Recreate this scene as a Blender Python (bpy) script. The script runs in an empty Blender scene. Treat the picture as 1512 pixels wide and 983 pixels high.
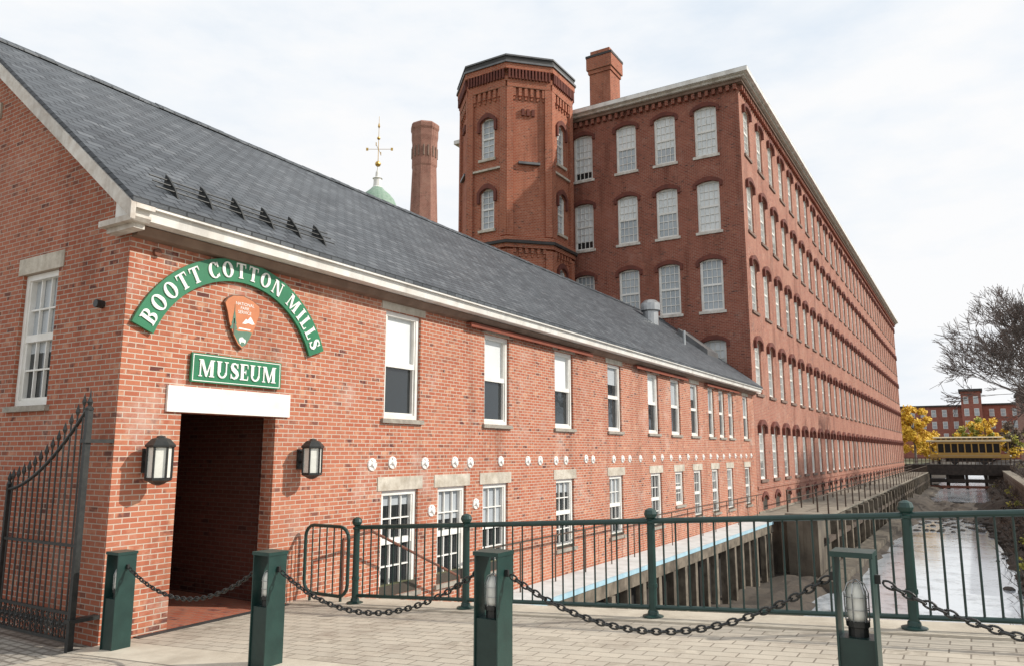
import bpy, math, random
from mathutils import Vector, Matrix
from mathutils import noise as NZ
random.seed(7)
S=bpy.context.scene
COL=S.collection
rad=math.radians
FX=-8.3      # museum / mill facade plane
GYM=5.0      # museum gable plane
GY=34.5      # mill gable plane
def zg(x): return .066*(max(-8.6,min(x,4.5))+4.1)
# ------------------------------------------------------------ materials
MATS={}
def nt(name):
    m=bpy.data.materials.new(name);m.use_nodes=True;MATS[name]=m
    n=m.node_tree.nodes;l=m.node_tree.links
    return m,n,l,n["Principled BSDF"]
def mixrgb(n,l,a,b,fac,mode='MIX'):
    x=n.new("ShaderNodeMix");x.data_type='RGBA';x.blend_type=mode
    for sock,val in ((x.inputs[0],fac),(x.inputs[6],a),(x.inputs[7],b)):
        if hasattr(val,'is_output'): l.new(val,sock)
        elif isinstance(val,(int,float)): sock.default_value=val
        else: sock.default_value=(*val,1)
    return x.outputs[2]
def noise(n,l,vec,scale,detail=5,rough=.6):
    t=n.new("ShaderNodeTexNoise");t.inputs["Scale"].default_value=scale;t.inputs["Detail"].default_value=detail;t.inputs["Roughness"].default_value=rough
    l.new(vec,t.inputs["Vector"]);return t.outputs["Fac"]
def ramp(n,l,src,p0,p1,c0=(0,0,0),c1=(1,1,1)):
    r=n.new("ShaderNodeValToRGB");r.color_ramp.elements[0].position=p0;r.color_ramp.elements[1].position=p1
    r.color_ramp.elements[0].color=(*c0,1);r.color_ramp.elements[1].color=(*c1,1)
    l.new(src,r.inputs[0]);return r.outputs[0]
def bumpn(n,l,h,strength,dist,b):
    bp=n.new("ShaderNodeBump");bp.inputs["Strength"].default_value=strength;bp.inputs["Distance"].default_value=dist
    l.new(h,bp.inputs["Height"]);l.new(bp.outputs[0],b.inputs["Normal"])
def mat(name,c1,c2=None,scale=4,rough=.7,metal=0,bump=0,spec=None,streak=0):
    m,n,l,b=nt(name)
    g=n.new("ShaderNodeNewGeometry")
    c2=c2 or tuple(x*.72 for x in c1)
    f=ramp(n,l,noise(n,l,g.outputs["Position"],scale),.35,.68)
    c=mixrgb(n,l,c1,c2,f)
    if streak:
        mp=n.new("ShaderNodeMapping");mp.inputs["Scale"].default_value=(1,1,.12);l.new(g.outputs["Position"],mp.inputs[0])
        c=mixrgb(n,l,c,(.35,.32,.3),ramp(n,l,noise(n,l,mp.outputs[0],2.2,6,.7),.48,.66,(0,0,0),(streak,)*3),'MULTIPLY')
    l.new(c,b.inputs["Base Color"])
    b.inputs["Roughness"].default_value=rough;b.inputs["Metallic"].default_value=metal
    if spec is not None:b.inputs["Specular IOR Level"].default_value=spec
    if bump: bumpn(n,l,noise(n,l,g.outputs["Position"],scale*5),bump,.02,b)
    return m
def brick(name,c1,c2,mortar,dark,pale,bw=.190,bh=.0625,ms=.0075,stain=.5,mode='wall',bump=.5,effl=0.0,rough=.85,darkf=.78,dirt=.7,light=None):
    m,n,l,b=nt(name)
    g=n.new("ShaderNodeNewGeometry");sx=n.new("ShaderNodeSeparateXYZ");l.new(g.outputs["Position"],sx.inputs[0])
    cm=n.new("ShaderNodeCombineXYZ")
    if mode=='wall':
        a=n.new("ShaderNodeMath");a.operation='ADD';l.new(sx.outputs[0],a.inputs[0]);l.new(sx.outputs[1],a.inputs[1])
        l.new(a.outputs[0],cm.inputs[0]);l.new(sx.outputs[2],cm.inputs[1])
    elif mode=='roof':
        a=n.new("ShaderNodeMath");a.operation='MULTIPLY';a.inputs[1].default_value=1.65;l.new(sx.outputs[2],a.inputs[0])
        l.new(sx.outputs[1],cm.inputs[0]);l.new(a.outputs[0],cm.inputs[1])
    else:
        l.new(sx.outputs[0],cm.inputs[0]);l.new(sx.outputs[1],cm.inputs[1])
    t=n.new("ShaderNodeTexBrick");l.new(cm.outputs[0],t.inputs["Vector"])
    t.inputs["Scale"].default_value=1;t.inputs["Brick Width"].default_value=bw;t.inputs["Row Height"].default_value=bh
    t.inputs["Mortar Size"].default_value=ms;t.inputs["Mortar Smooth"].default_value=.3;t.inputs["Bias"].default_value=-.1
    t.inputs["Color1"].default_value=(*c1,1);t.inputs["Color2"].default_value=(*c2,1);t.inputs["Mortar"].default_value=(*mortar,1)
    t2=n.new("ShaderNodeTexBrick");l.new(cm.outputs[0],t2.inputs["Vector"])
    for k,v in (("Scale",1),("Brick Width",bw),("Row Height",bh),("Mortar Size",0),("Bias",0)): t2.inputs[k].default_value=v
    t2.offset=.5;t2.inputs["Color1"].default_value=(0,0,0,1);t2.inputs["Color2"].default_value=(1,1,1,1)
    pn=noise(n,l,g.outputs["Position"],7,2)
    def masked(fac_socket,gate):
        f2=n.new("ShaderNodeMath");f2.operation='MULTIPLY';l.new(fac_socket,f2.inputs[0]);l.new(gate,f2.inputs[1])
        f3=n.new("ShaderNodeMath");f3.operation='SUBTRACT';f3.use_clamp=True;l.new(f2.outputs[0],f3.inputs[0]);l.new(t.outputs["Fac"],f3.inputs[1])
        return f3.outputs[0]
    c=mixrgb(n,l,t.outputs["Color"],dark,masked(ramp(n,l,t2.outputs["Color"],darkf,.97),ramp(n,l,pn,.40,.58)))
    if light: c=mixrgb(n,l,c,light,masked(ramp(n,l,t2.outputs["Color"],.06,.26,(.85,)*3,(0,0,0)),ramp(n,l,pn,.35,.6,(1,1,1),(.1,.1,.1))))
    big=noise(n,l,g.outputs["Position"],.45,6,.65)
    c=mixrgb(n,l,c,pale,ramp(n,l,big,.47,.78,(0,0,0),(stain,)*3))
    big2=noise(n,l,g.outputs["Position"],1.3,5,.7)
    d_=.35*dirt
    c=mixrgb(n,l,c,(.55,.48,.46),ramp(n,l,big2,.3,.52,(d_,)*3,(0,0,0)),'MULTIPLY')
    mp=n.new("ShaderNodeMapping");mp.inputs["Scale"].default_value=(1,1,.14);l.new(g.outputs["Position"],mp.inputs[0])
    c=mixrgb(n,l,c,(.5,.44,.42),ramp(n,l,noise(n,l,mp.outputs[0],1.1,6,.7),.52,.74,(0,0,0),(dirt,)*3),'MULTIPLY')
    if effl:
        e=noise(n,l,g.outputs["Position"],1.1,8,.75)
        c=mixrgb(n,l,c,(.66,.56,.49),ramp(n,l,e,.54,.72,(0,0,0),(effl,)*3))
    l.new(c,b.inputs["Base Color"]);b.inputs["Roughness"].default_value=rough;b.inputs["Specular IOR Level"].default_value=.25
    mm=n.new("ShaderNodeMath");mm.operation='SUBTRACT';mm.inputs[0].default_value=1;l.new(t.outputs["Fac"],mm.inputs[1])
    ad=n.new("ShaderNodeMath");ad.operation='MULTIPLY_ADD';ad.inputs[1].default_value=.5;l.new(noise(n,l,g.outputs["Position"],40,3),ad.inputs[0]);l.new(mm.outputs[0],ad.inputs[2])
    bumpn(n,l,ad.outputs[0],bump,.012,b)
    return m
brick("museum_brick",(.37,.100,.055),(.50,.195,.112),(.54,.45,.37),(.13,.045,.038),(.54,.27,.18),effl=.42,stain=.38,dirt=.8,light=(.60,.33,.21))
brick("museum_brick_shaded",(.31,.083,.045),(.43,.155,.088),(.42,.34,.28),(.11,.04,.032),(.44,.21,.14),effl=.22,stain=.3,dirt=.9,light=(.50,.25,.16))  # copy of the museum brick with the gable's shade put into its colour
brick("passage_brick_shaded",(.095,.031,.022),(.14,.05,.036),(.13,.10,.085),(.04,.015,.015),(.13,.055,.04),stain=.3)  # brick colours cut down to paint in the darkness inside the passage
brick("mill_brick",(.31,.103,.066),(.42,.160,.108),(.40,.30,.245),(.15,.055,.042),(.47,.26,.19),bw=.205,bh=.069,ms=.009,stain=.6,effl=.2,dirt=1.0,light=(.50,.25,.17))
brick("mill_brick_shaded",(.21,.052,.034),(.32,.098,.062),(.33,.21,.16),(.08,.028,.026),(.36,.135,.09),bw=.21,bh=.075,ms=.011,stain=.5,effl=.12,dirt=1.0,light=(.40,.16,.10))  # mill brick darkened in colour to carry the shade of the gable side
mat("hood_brick_shaded",(.17,.050,.034),(.11,.036,.028),3,.9)  # shadow at the window hoods is painted in as this darker brick
brick("tower_brick",(.30,.070,.036),(.42,.128,.066),(.40,.25,.18),(.12,.04,.03),(.45,.17,.095),bw=.22,bh=.08,ms=.012,stain=.5,dirt=1.0,light=(.50,.20,.12))
brick("far_brick",(.30,.10,.072),(.36,.135,.10),(.33,.2,.16),(.18,.06,.045),(.38,.17,.13),bw=.4,bh=.15)
brick("chimney_brick",(.26,.11,.08),(.34,.16,.12),(.36,.26,.21),(.15,.07,.05),(.40,.24,.18),bw=.5,bh=.2,ms=.02,stain=.6,dirt=1)
brick("slate",(.060,.068,.078),(.098,.109,.123),(.018,.021,.025),(.135,.145,.158),(.115,.126,.138),bw=.24,bh=.15,ms=.012,mode='roof',bump=.9,stain=.5,rough=.5,dirt=.4,darkf=.7,light=(.045,.05,.06))
brick("pavers",(.43,.385,.32),(.51,.455,.375),(.21,.18,.145),(.33,.29,.235),(.58,.52,.43),bw=.30,bh=.15,ms=.008,mode='floor',bump=.4,stain=.5,dirt=.7)
brick("floor_brick",(.34,.1,.06),(.42,.15,.09),(.25,.18,.14),(.18,.06,.05),(.42,.2,.13),bw=.2,bh=.1,ms=.006,mode='floor',bump=.3)
brick("cobbles",(.31,.285,.25),(.39,.36,.315),(.18,.16,.135),(.2,.18,.16),(.43,.39,.34),bw=.17,bh=.12,ms=.02,mode='floor',bump=.8)
brick("rubble_stone",(.17,.15,.125),(.24,.21,.175),(.06,.052,.045),(.09,.08,.07),(.22,.19,.15),bw=.8,bh=.36,ms=.03,bump=1,stain=.5,dirt=1)
mat("white_paint",(.80,.79,.76),(.68,.66,.61),3,.55,bump=.1)
mat("old_white",(.70,.67,.62),(.5,.44,.38),6,.7,bump=.2,streak=.4)
mat("fascia_white",(.80,.79,.76),(.66,.63,.58),2,.5,streak=.35)
mat("brown_trim",(.16,.10,.07),(.24,.16,.12),3,.7)
mat("stone",(.60,.55,.47),(.40,.35,.28),5,.85,bump=.4,streak=.4)
mat("sill_stone",(.36,.33,.28),(.24,.21,.18),8,.9,bump=.4)
mat("dull_sill",(.22,.15,.12),(.15,.10,.08),8,.9)
mat("concrete",(.55,.495,.405),(.40,.35,.28),2.5,.9,bump=.3)
mat("dirty_concrete",(.17,.145,.11),(.075,.063,.05),.9,.95,bump=.7,streak=.9)
mat("stained_cap",(.29,.26,.21),(.17,.15,.12),2,.95,bump=.5,streak=.4)
mat("blind",(.74,.76,.76),(.62,.65,.66),1,.4)
mat("pale_glass",(.44,.48,.51),(.32,.36,.39),.7,.2)
mat("shade",(.46,.49,.51),(.35,.38,.41),.8,.2)
mat("iron",(.012,.014,.014),(.03,.03,.028),20,.45)
mat("green_paint",(.016,.050,.043),(.010,.034,.030),6,.38,bump=.05)
mat("green_dark",(.008,.026,.024),(.014,.038,.034),8,.38)
mat("sign_green",(.022,.19,.085),(.018,.15,.07),3,.4)
mat("letter_white",(.86,.86,.82),(.80,.80,.76),5,.5)
mat("emblem_brown",(.56,.20,.085),(.48,.165,.07),6,.6)
mat("emblem_green",(.10,.20,.14),(.08,.16,.11),6,.6)
mat("emblem_dark",(.16,.07,.04),(.10,.05,.03),6,.6)
mat("rust",(.20,.075,.045),(.11,.05,.035),8,.85)
mat("rust_beam",(.26,.065,.035),(.17,.05,.03),3,.85)
mat("timber",(.23,.19,.145),(.09,.075,.055),3,.9,bump=.4,streak=.8)
mat("timber_brown",(.10,.07,.05),(.06,.045,.035),3,.9)
mat("timber_dark",(.028,.024,.022),(.055,.045,.038),3,.9,bump=.3)
mat("blue_edge",(.42,.60,.68),(.30,.48,.58),3,.5)
mat("deck_pale",(.64,.68,.69),(.48,.51,.51),2,.6)
mat("galv",(.45,.46,.46),(.34,.35,.36),4,.35,metal=.6)
mat("cap_metal",(.17,.17,.17),(.10,.10,.105),2,.5,metal=.3)
mat("cap_dark",(.045,.042,.04),(.028,.026,.026),4,.7)
mat("copper",(.17,.27,.20),(.28,.37,.30),3,.7)
mat("gold",(.62,.40,.12),(.48,.30,.08),5,.35,metal=.8)
mat("plate_white",(.84,.83,.80),(.74,.72,.68),10,.55)
mat("lamp_glass",(.78,.78,.72),(.68,.68,.62),12,.25)
mat("soil",(.075,.060,.046),(.040,.033,.028),1.5,.95,bump=.8)
mat("grass",(.09,.10,.045),(.16,.13,.07),.3,.95,bump=.5)
mat("rock",(.085,.078,.07),(.04,.036,.033),2,.9,bump=.8)
mat("bark",(.20,.17,.145),(.12,.10,.09),6,.9)
mat("twig",(.155,.135,.125),(.095,.083,.077),3,.9)
mat("leaf_yellow",(.80,.54,.045),(.66,.38,.035),1.2,.7)
mat("leaf_green",(.22,.26,.05),(.50,.42,.06),1.2,.7)
mat("leaf_brown",(.17,.115,.08),(.11,.08,.06),1.2,.8)
mat("trolley_yellow",(.46,.29,.07),(.40,.24,.055),2,.5)
mat("trolley_cream",(.40,.33,.20),(.33,.27,.17),2,.6)
mat("black_rubber",(.02,.02,.02),(.03,.03,.03),5,.6)
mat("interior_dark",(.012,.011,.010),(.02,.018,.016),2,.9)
m,n,l,b=nt("glass_dark")
b.inputs["Base Color"].default_value=(.022,.026,.028,1);b.inputs["Roughness"].default_value=.04;b.inputs["IOR"].default_value=1.7
g=n.new("ShaderNodeNewGeometry");bumpn(n,l,noise(n,l,g.outputs["Position"],1.4,2),.12,.05,b)
m,n,l,b=nt("water")
g=n.new("ShaderNodeNewGeometry")
f=ramp(n,l,noise(n,l,g.outputs["Position"],.7,10,.8),.50,.66)
l.new(mixrgb(n,l,(.50,.55,.60),(.13,.14,.145),f),b.inputs["Base Color"])  # pale base colour stands in for sky reflected on the canal
b.inputs["Roughness"].default_value=.07;b.inputs["IOR"].default_value=1.8
bumpn(n,l,noise(n,l,g.outputs["Position"],3,4),.10,.04,b)
# ------------------------------------------------------------ mesh builder
WO={}
class MB:
    def __init__(s,T=None): s.v=[];s.f=[];s.m=[];s.mats=[];s.T=T
    def mi(s,k):
        if k not in s.mats:s.mats.append(k)
        return s.mats.index(k)
    def pt(s,p):
        s.v.append(tuple(s.T(*p)) if s.T else tuple(p));return len(s.v)-1
    def poly(s,pts,k):
        s.f.append([s.pt(p) for p in pts]);s.m.append(s.mi(k))
    def box(s,x0,x1,y0,y1,z0,z1,k):
        i=[s.pt(p) for p in ((x0,y0,z0),(x1,y0,z0),(x1,y1,z0),(x0,y1,z0),(x0,y0,z1),(x1,y0,z1),(x1,y1,z1),(x0,y1,z1))]
        for q in ((3,2,1,0),(4,5,6,7),(0,1,5,4),(1,2,6,5),(2,3,7,6),(3,0,4,7)):
            s.f.append([i[j] for j in q]);s.m.append(s.mi(k))
    def prism(s,pts,n0,n1,k):
        a=[s.pt((p[0],n0,p[1])) for p in pts];b=[s.pt((p[0],n1,p[1])) for p in pts]
        mi=s.mi(k);N=len(pts)
        s.f.append(a);s.m.append(mi);s.f.append(b[::-1]);s.m.append(mi)
        for i in range(N):
            s.f.append([a[i],b[i],b[(i+1)%N],a[(i+1)%N]]);s.m.append(mi)
    def extr(s,pts,vec,k):
        a=[s.pt(p) for p in pts];b=[s.pt(tuple(p[i]+vec[i] for i in range(3))) for p in pts]
        mi=s.mi(k);N=len(pts)
        s.f.append(a[::-1]);s.m.append(mi);s.f.append(b);s.m.append(mi)
        for i in range(N): s.f.append([a[i],a[(i+1)%N],b[(i+1)%N],b[i]]);s.m.append(mi)
    def cyl(s,p0,p1,r0,r1=None,n=10,k='iron',caps=True,ph=0):
        r1=r0 if r1 is None else r1
        p0=Vector(p0);p1=Vector(p1);d=(p1-p0)
        if d.length<1e-6:return
        d.normalize();a=d.orthogonal().normalized() if abs(d.z)<.99 else Vector((1,0,0));b=d.cross(a);mi=s.mi(k)
        A=[];B=[]
        for i in range(n):
            t=2*math.pi*i/n+ph;o=a*math.cos(t)+b*math.sin(t)
            A.append(s.pt(p0+o*r0));B.append(s.pt(p1+o*r1))
        for i in range(n):
            s.f.append([A[i],A[(i+1)%n],B[(i+1)%n],B[i]]);s.m.append(mi)
        if caps:
            s.f.append(A[::-1]);s.m.append(mi);s.f.append(B);s.m.append(mi)
    def tube(s,path,r,n=8,k='iron'):
        for i in range(len(path)-1): s.cyl(path[i],path[i+1],r,r,n,k)
    def lathe(s,c,prof,n=16,k='iron',ph=0):
        mi=s.mi(k);R=[]
        for r,z in prof:
            R.append([s.pt((c[0]+r*math.cos(2*math.pi*i/n+ph),c[1]+r*math.sin(2*math.pi*i/n+ph),c[2]+z)) for i in range(n)])
        for a,b in zip(R,R[1:]):
            for i in range(n): s.f.append([a[i],a[(i+1)%n],b[(i+1)%n],b[i]]);s.m.append(mi)
        s.f.append(R[0][::-1]);s.m.append(mi);s.f.append(R[-1]);s.m.append(mi)
    def ball(s,c,r,k,n=10):
        s.lathe(c,[(max(.001,r*math.sin(math.pi*i/8)),-r*math.cos(math.pi*i/8)) for i in range(9)],n,k)
    def mesh(s,name,o):
        me=bpy.data.meshes.new(name);me.from_pydata([tuple(a-b for a,b in zip(v,o)) for v in s.v],[],s.f)
        for k in s.mats: me.materials.append(MATS[k])
        me.polygons.foreach_set("material_index",s.m);me.update();return me
    def obj(s,name,parent=None,origin=None,smooth=False,**kw):
        if origin is None:
            xs=[v[0] for v in s.v];ys=[v[1] for v in s.v];zs=[v[2] for v in s.v]
            origin=((min(xs)+max(xs))/2,(min(ys)+max(ys))/2,min(zs))
        me=s.mesh(name,origin)
        if smooth:
            me.polygons.foreach_set("use_smooth",[True]*len(me.polygons))
        return place(me,name,origin,parent,**kw)
def place(me,name,origin,parent=None,label=None,category=None,kind=None,group=None,rotz=0):
    ob=bpy.data.objects.new(name,me);COL.objects.link(ob)
    o=Vector(origin);WO[ob.name]=o
    ob.location=o-(WO[parent.name] if parent else Vector((0,0,0)))
    ob.rotation_euler[2]=rotz
    if parent: ob.parent=parent
    if label: ob["label"]=label
    if category: ob["category"]=category
    if kind: ob["kind"]=kind
    if group: ob["group"]=group
    return ob
def thing(name,loc,label,category,group=None): return place(None,name,loc,None,label,category,None,group)
def TX(x0): return lambda u,n,z:(x0+n,u,z)
def TY(y0): return lambda u,n,z:(u,y0-n,z)
def wall_holes(mb,u0,u1,z0,z1,holes,depth,k,rk=None):
    us=sorted({u0,u1}|{h[0] for h in holes}|{h[1] for h in holes});zs=sorted({z0,z1}|{h[2] for h in holes}|{h[3] for h in holes})
    for a,b in zip(us,us[1:]):
        for c,d in zip(zs,zs[1:]):
            mu,mz=(a+b)/2,(c+d)/2
            if any(h[0]<mu<h[1] and h[2]<mz<h[3] for h in holes): continue
            mb.poly([(a,0,c),(b,0,c),(b,0,d),(a,0,d)],k)
    for h in holes:
        dd=h[4] if len(h)>4 else depth
        a,b,c,d=h[:4];rk2=rk or k
        mb.poly([(a,0,c),(a,-dd,c),(a,-dd,d),(a,0,d)],rk2);mb.poly([(b,0,c),(b,0,d),(b,-dd,d),(b,-dd,c)],rk2)
        mb.poly([(a,0,c),(b,0,c),(b,-dd,c),(a,-dd,c)],rk2);mb.poly([(a,0,d),(a,-dd,d),(b,-dd,d),(b,0,d)],rk2)
# ------------------------------------------------------------ window helpers
def f_frame(mb,w,h,cols,rows,k='white_paint',fw=.075,mt=.022,n0=-.15,n1=-.05):
    a=w/2
    mb.box(-a,-a+fw,n0,n1,0,h,k);mb.box(a-fw,a,n0,n1,0,h,k)
    mb.box(-a+fw,a-fw,n0,n1,0,fw,k);mb.box(-a+fw,a-fw,n0,n1,h-fw,h,k)
    mb.box(-a+fw,a-fw,n0+.01,n1-.015,h/2-.03,h/2+.03,k)
    for s0,s1,off in ((fw,h/2-.03,-.02),(h/2+.03,h-fw,-.005)):
        mb.box(-a+fw,-a+fw+.035,n0,n1+off-.01,s0,s1,k);mb.box(a-fw-.035,a-fw,n0,n1+off-.01,s0,s1,k)
        mb.box(-a+fw+.035,a-fw-.035,n0,n1+off-.012,s0,s0+.035,k)
    iw=w-2*fw
    for c in range(1,cols): 
        u=-a+fw+iw*c/cols;mb.box(u-mt/2,u+mt/2,n0+.02,n1-.04,fw,h-fw,k)
    ih=h-2*fw
    for r in range(1,rows):
        z=fw+ih*r/rows
        if abs(z-h/2)>.05: mb.box(-a+fw,a-fw,n0+.021,n1-.041,z-mt/2,z+mt/2,k)
def f_glass(mb,w,h,blind=0,bk='blind',n=-.135,gk='glass_dark'):
    a=w/2-.03;zb=h*(1-blind)
    if blind<1: mb.poly([(-a,n,.03),(a,n,.03),(a,n,zb),(-a,n,zb)],gk)
    if blind>0: mb.poly([(-a,n,zb),(a,n,zb),(a,n,h-.03),(-a,n,h-.03)],bk)
def hood(mb,w,h,k,drop=.22,rise=.13,th=.17,out=.07,n=8,fill=None):
    a=w/2;fill=fill or k
    def arc(half,base,rs): return [(-half+2*half*i/n, base+rs*(1-((-half+2*half*i/n)/half)**2)) for i in range(n+1)]
    inn=arc(a+.02,h-rise,rise);outn=arc(a+.16,h-rise+.06,rise+th*.75)
    for i in range(n):
        mb.prism([inn[i],inn[i+1],outn[i+1],outn[i]],.0,out,k)
    mb.prism([(-a-.16,h-rise-drop),(-a-.02,h-rise-drop),(-a-.02,h-rise),(-a-.16,h-rise+.06)],0,out,k)
    mb.prism([(a+.02,h-rise-drop),(a+.16,h-rise-drop),(a+.16,h-rise+.06),(a+.02,h-rise)],0,out,k)
    for i in range(n):
        x0,x1=inn[i][0],inn[i+1][0]
        x0=max(x0,-a);x1=min(x1,a)
        mb.prism([(x0,inn[i][1]),(x1,inn[i+1][1]),(x1,h+.001),(x0,h+.001)],-.12,-.004,fill)
# ============================================================ GROUND
mb=MB()
xs=[-2500,-300,-60,-12,-8.31,-8.28,-5,-2,.4,1.2,2.2,3.3,4.6,9,60,300,2500]
def prof(x):
    if x<=-8.31: return -.34
    if x<=.5: return -3.5
    return {1.2:-3.3,2.2:-2.6,3.3:-1.3,4.6:-.1}.get(x,0.0)
rows=[(-2500,0),(-40,0),(8.12,0),(8.13,1),(30,1),(70,1),(125,1),(250,1),(2500,1)]
idx=[]
for y,t in rows:
    idx.append([mb.pt((x,y,(zg(x)-.03 if t==0 else prof(x)))) for x in xs])
for j in range(len(rows)-1):
    for i in range(len(xs)-1):
        k='dirty_concrete' if j==2 else ('soil' if (j>2 and 4<=i<=12) else 'grass')
        mb.f.append([idx[j][i],idx[j][i+1],idx[j+1][i+1],idx[j+1][i]]);mb.m.append(mb.mi(k))
mb.obj("ground",origin=(0,0,0),kind="structure")
def sheet(name,x0,x1,y0,y1,dz,k,kind="structure",th=None):
    mb=MB();N=10
    X=[x0+(x1-x0)*i/N for i in range(N+1)]
    for a,b in zip(X,X[1:]):
        if th: mb.extr([(a,y0,zg(a)+dz-th),(b,y0,zg(b)+dz-th),(b,y1,zg(b)+dz-th),(a,y1,zg(a)+dz-th)],(0,0,th),k)
        else: mb.poly([(a,y0,zg(a)+dz),(b,y0,zg(b)+dz),(b,y1,zg(b)+dz),(a,y1,zg(a)+dz)],k)
    return mb.obj(name,kind=kind)
sheet("pavement",-8.28,8,5.22,7.62,.0,'pavers')
sheet("pavement",-8.28,8,-12,4.66,.001,'pavers')
mb=MB()
for a,b in ((-8.28,-6),(-6,-3),(-3,0),(0,3),(3,8)):
    mb.extr([(a,4.66,zg(a)-.05),(b,4.66,zg(b)-.05),(b,5.22,zg(b)-.05),(a,5.22,zg(a)-.05)],(0,0,.056),'concrete')
mb.obj("concrete_strip",kind="structure")
sheet("coping",-8.28,8,7.62,8.2,.02,'concrete',th=.25)
mb=MB();mb.poly([(-30,-12,-.30),(-8.28,-12,-.30),(-8.28,4.99,-.296),(-30,4.99,-.296)],'cobbles');mb.obj("cobbled_path",kind="structure")
mb=MB();mb.box(-8.29,-8.18,5.4,7.6,-.32,-.262,'cap_dark');mb.obj("drain_channel",kind="structure")
mb=MB();mb.poly([(-14,5.6,-.272),(-8.285,5.6,-.272),(-8.285,7.65,-.272),(-14,7.65,-.272)],'floor_brick');mb.obj("passage_floor",kind="structure")
mb=MB();mb.poly([(-8.2,8.14,-3.2),(1.7,8.14,-3.2),(1.2,40,-3.2),(-.3,70,-3.2),(-5.0,70,-3.2),(-8.2,40,-3.2)],'water');mb.obj("canal_water",kind="structure")
mb=MB();mb.poly([(-5.0,86,-3.0),(1.0,86,-3.0),(1.2,220,-3.0),(-5.0,220,-3.0)],'water');mb.obj("canal_water",kind="structure")
mb=MB()
N=30;M=110
ids=[[mb.pt((-8.25+i*(10.5/N),8.3+j*(113/M), 0)) for i in range(N+1)] for j in range(M+1)]
for j in range(M+1):
    for i in range(N+1):
        x,y,_=mb.v[ids[j][i]]
        e=max(0,min(1,(y-58)/12))-max(0,min(1,(y-84)/6))*.6;l_=max(0,min(1,(-4.3-x+ (y>30)*0.7)/1.0));r_=max(0,min(1,(x-.4-max(0,(38-y)/40))/1.2))
        h=-3.60+.58*e+.62*l_+.8*r_+.24*NZ.noise(Vector((x*.9,y*.6,0)))*(1+e)+.14*NZ.noise(Vector((x*3,y*2,5)))
        mb.v[ids[j][i]]=(x,y,h)
for j in range(M):
    for i in range(N): mb.f.append([ids[j][i],ids[j][i+1],ids[j+1][i+1],ids[j+1][i]]);mb.m.append(mb.mi('soil'))
mb.obj("canal_bed",kind="structure",smooth=False)
mb=MB()
for i in range(430):
    if i<300: y=random.uniform(56,90);x=random.uniform(-5,2)
    else: y=random.uniform(20,64);x=2.0-abs(random.gauss(0,.7))
    r=random.uniform(.08,.26)
    mb.lathe((x,y,-3.18+(max(0,x-.9))*.5),[(r*.9,-.2),(r*random.uniform(.8,1.1),r*.10),(r*.5,r*.38)],6,'rock',random.random()*3)
mb.obj("rocks",kind="stuff")
# ============================================================ MUSEUM BUILDING
mus=thing("brick_museum_building",(-12.4,20,-.3),"long low red brick building with grey slate gable roof","building")
YE=GY-.02;RX=-12.4;RZ=8.1;EX=-7.85;EZ=4.65
up=[10.04,13.06,16.06,19.06,22.0,24.03,26.03,28.0,29.4,30.7,33.0]
upw=[.95,.95,.95,.9,.9,.9,.85,.72,.72,.72,.8]
lo=[(10.04,.95,-.51,1.17),(11.53,.9,-.51,1.17),(13.02,.95,-.51,1.17),(16.06,.92,-.4,1.17),(19.06,.92,-.4,1.17),(22.07,.92,-.4,1.17),(24.17,.8,.1,1.17),(26.1,.85,-.4,1.17),(28.2,.85,-.4,1.17),(30.2,.85,-.4,1.17),(32.9,.85,-.4,1.17)]
holes=[(y-w/2,y+w/2,2.35,4.17) for y,w in zip(up,upw)]+[(y-w/2,y+w/2,a,b) for y,w,a,b in lo]
holes.append((5.82,7.30,-.32,2.28,.24))
mb=MB(TX(FX));wall_holes(mb,GYM,YE,-3.45,4.5,holes,.17,'museum_brick')
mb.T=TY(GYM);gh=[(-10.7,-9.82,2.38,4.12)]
wall_holes(mb,-16.5,FX,-.6,4.5,gh,.17,'museum_brick_shaded')
mb.poly([(-16.5,0,4.5),(FX,0,4.5),(RX,0,7.75)],'museum_brick_shaded')
mb.T=None
PI=FX-.24
mb.poly([(PI,7.5,-.3),(-14,7.5,-.3),(-14,7.5,2.5),(PI,7.5,2.5)],'passage_brick_shaded')
mb.poly([(PI,5.6,-.3),(-14,5.6,-.3),(-14,5.6,2.5),(PI,5.6,2.5)],'passage_brick_shaded')
mb.poly([(PI,7.3,-.3),(PI,7.5,-.3),(PI,7.5,2.5),(PI,7.3,2.5)],'passage_brick_shaded')
mb.poly([(PI,5.82,-.3),(PI,5.6,-.3),(PI,5.6,2.5),(PI,5.82,2.5)],'passage_brick_shaded')
mb.poly([(-14,5.6,-.3),(-14,7.5,-.3),(-14,7.5,2.5),(-14,5.6,2.5)],'interior_dark')  # near-black end wall and ceiling stand in for the passage's darkness
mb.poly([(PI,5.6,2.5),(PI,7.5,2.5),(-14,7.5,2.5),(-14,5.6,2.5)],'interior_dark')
mb.poly([(PI,5.6,2.28),(PI,7.5,2.28),(PI,7.5,2.52),(PI,5.6,2.52)],'passage_brick_shaded')
mb.obj("wall",mus)
mb=MB();mb.box(FX-.02,FX+.025,8.3,YE,-3.45,-1.05,'dirty_concrete');mb.obj("stone_foundation",mus)
mb=MB();t=.07
sl=(RZ-EZ)/(EX-RX)
y0,y1=GYM-.28,YE
mb.extr([(EX,y0,EZ-t),(RX,y0,RZ-t),(2*RX-EX,y0,EZ-t),(2*RX-EX,y0,EZ),(RX,y0,RZ),(EX,y0,EZ)],(0,y1-y0,0),'slate')
mb.obj("roof",mus)
mb=MB()
yy=y0
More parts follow.
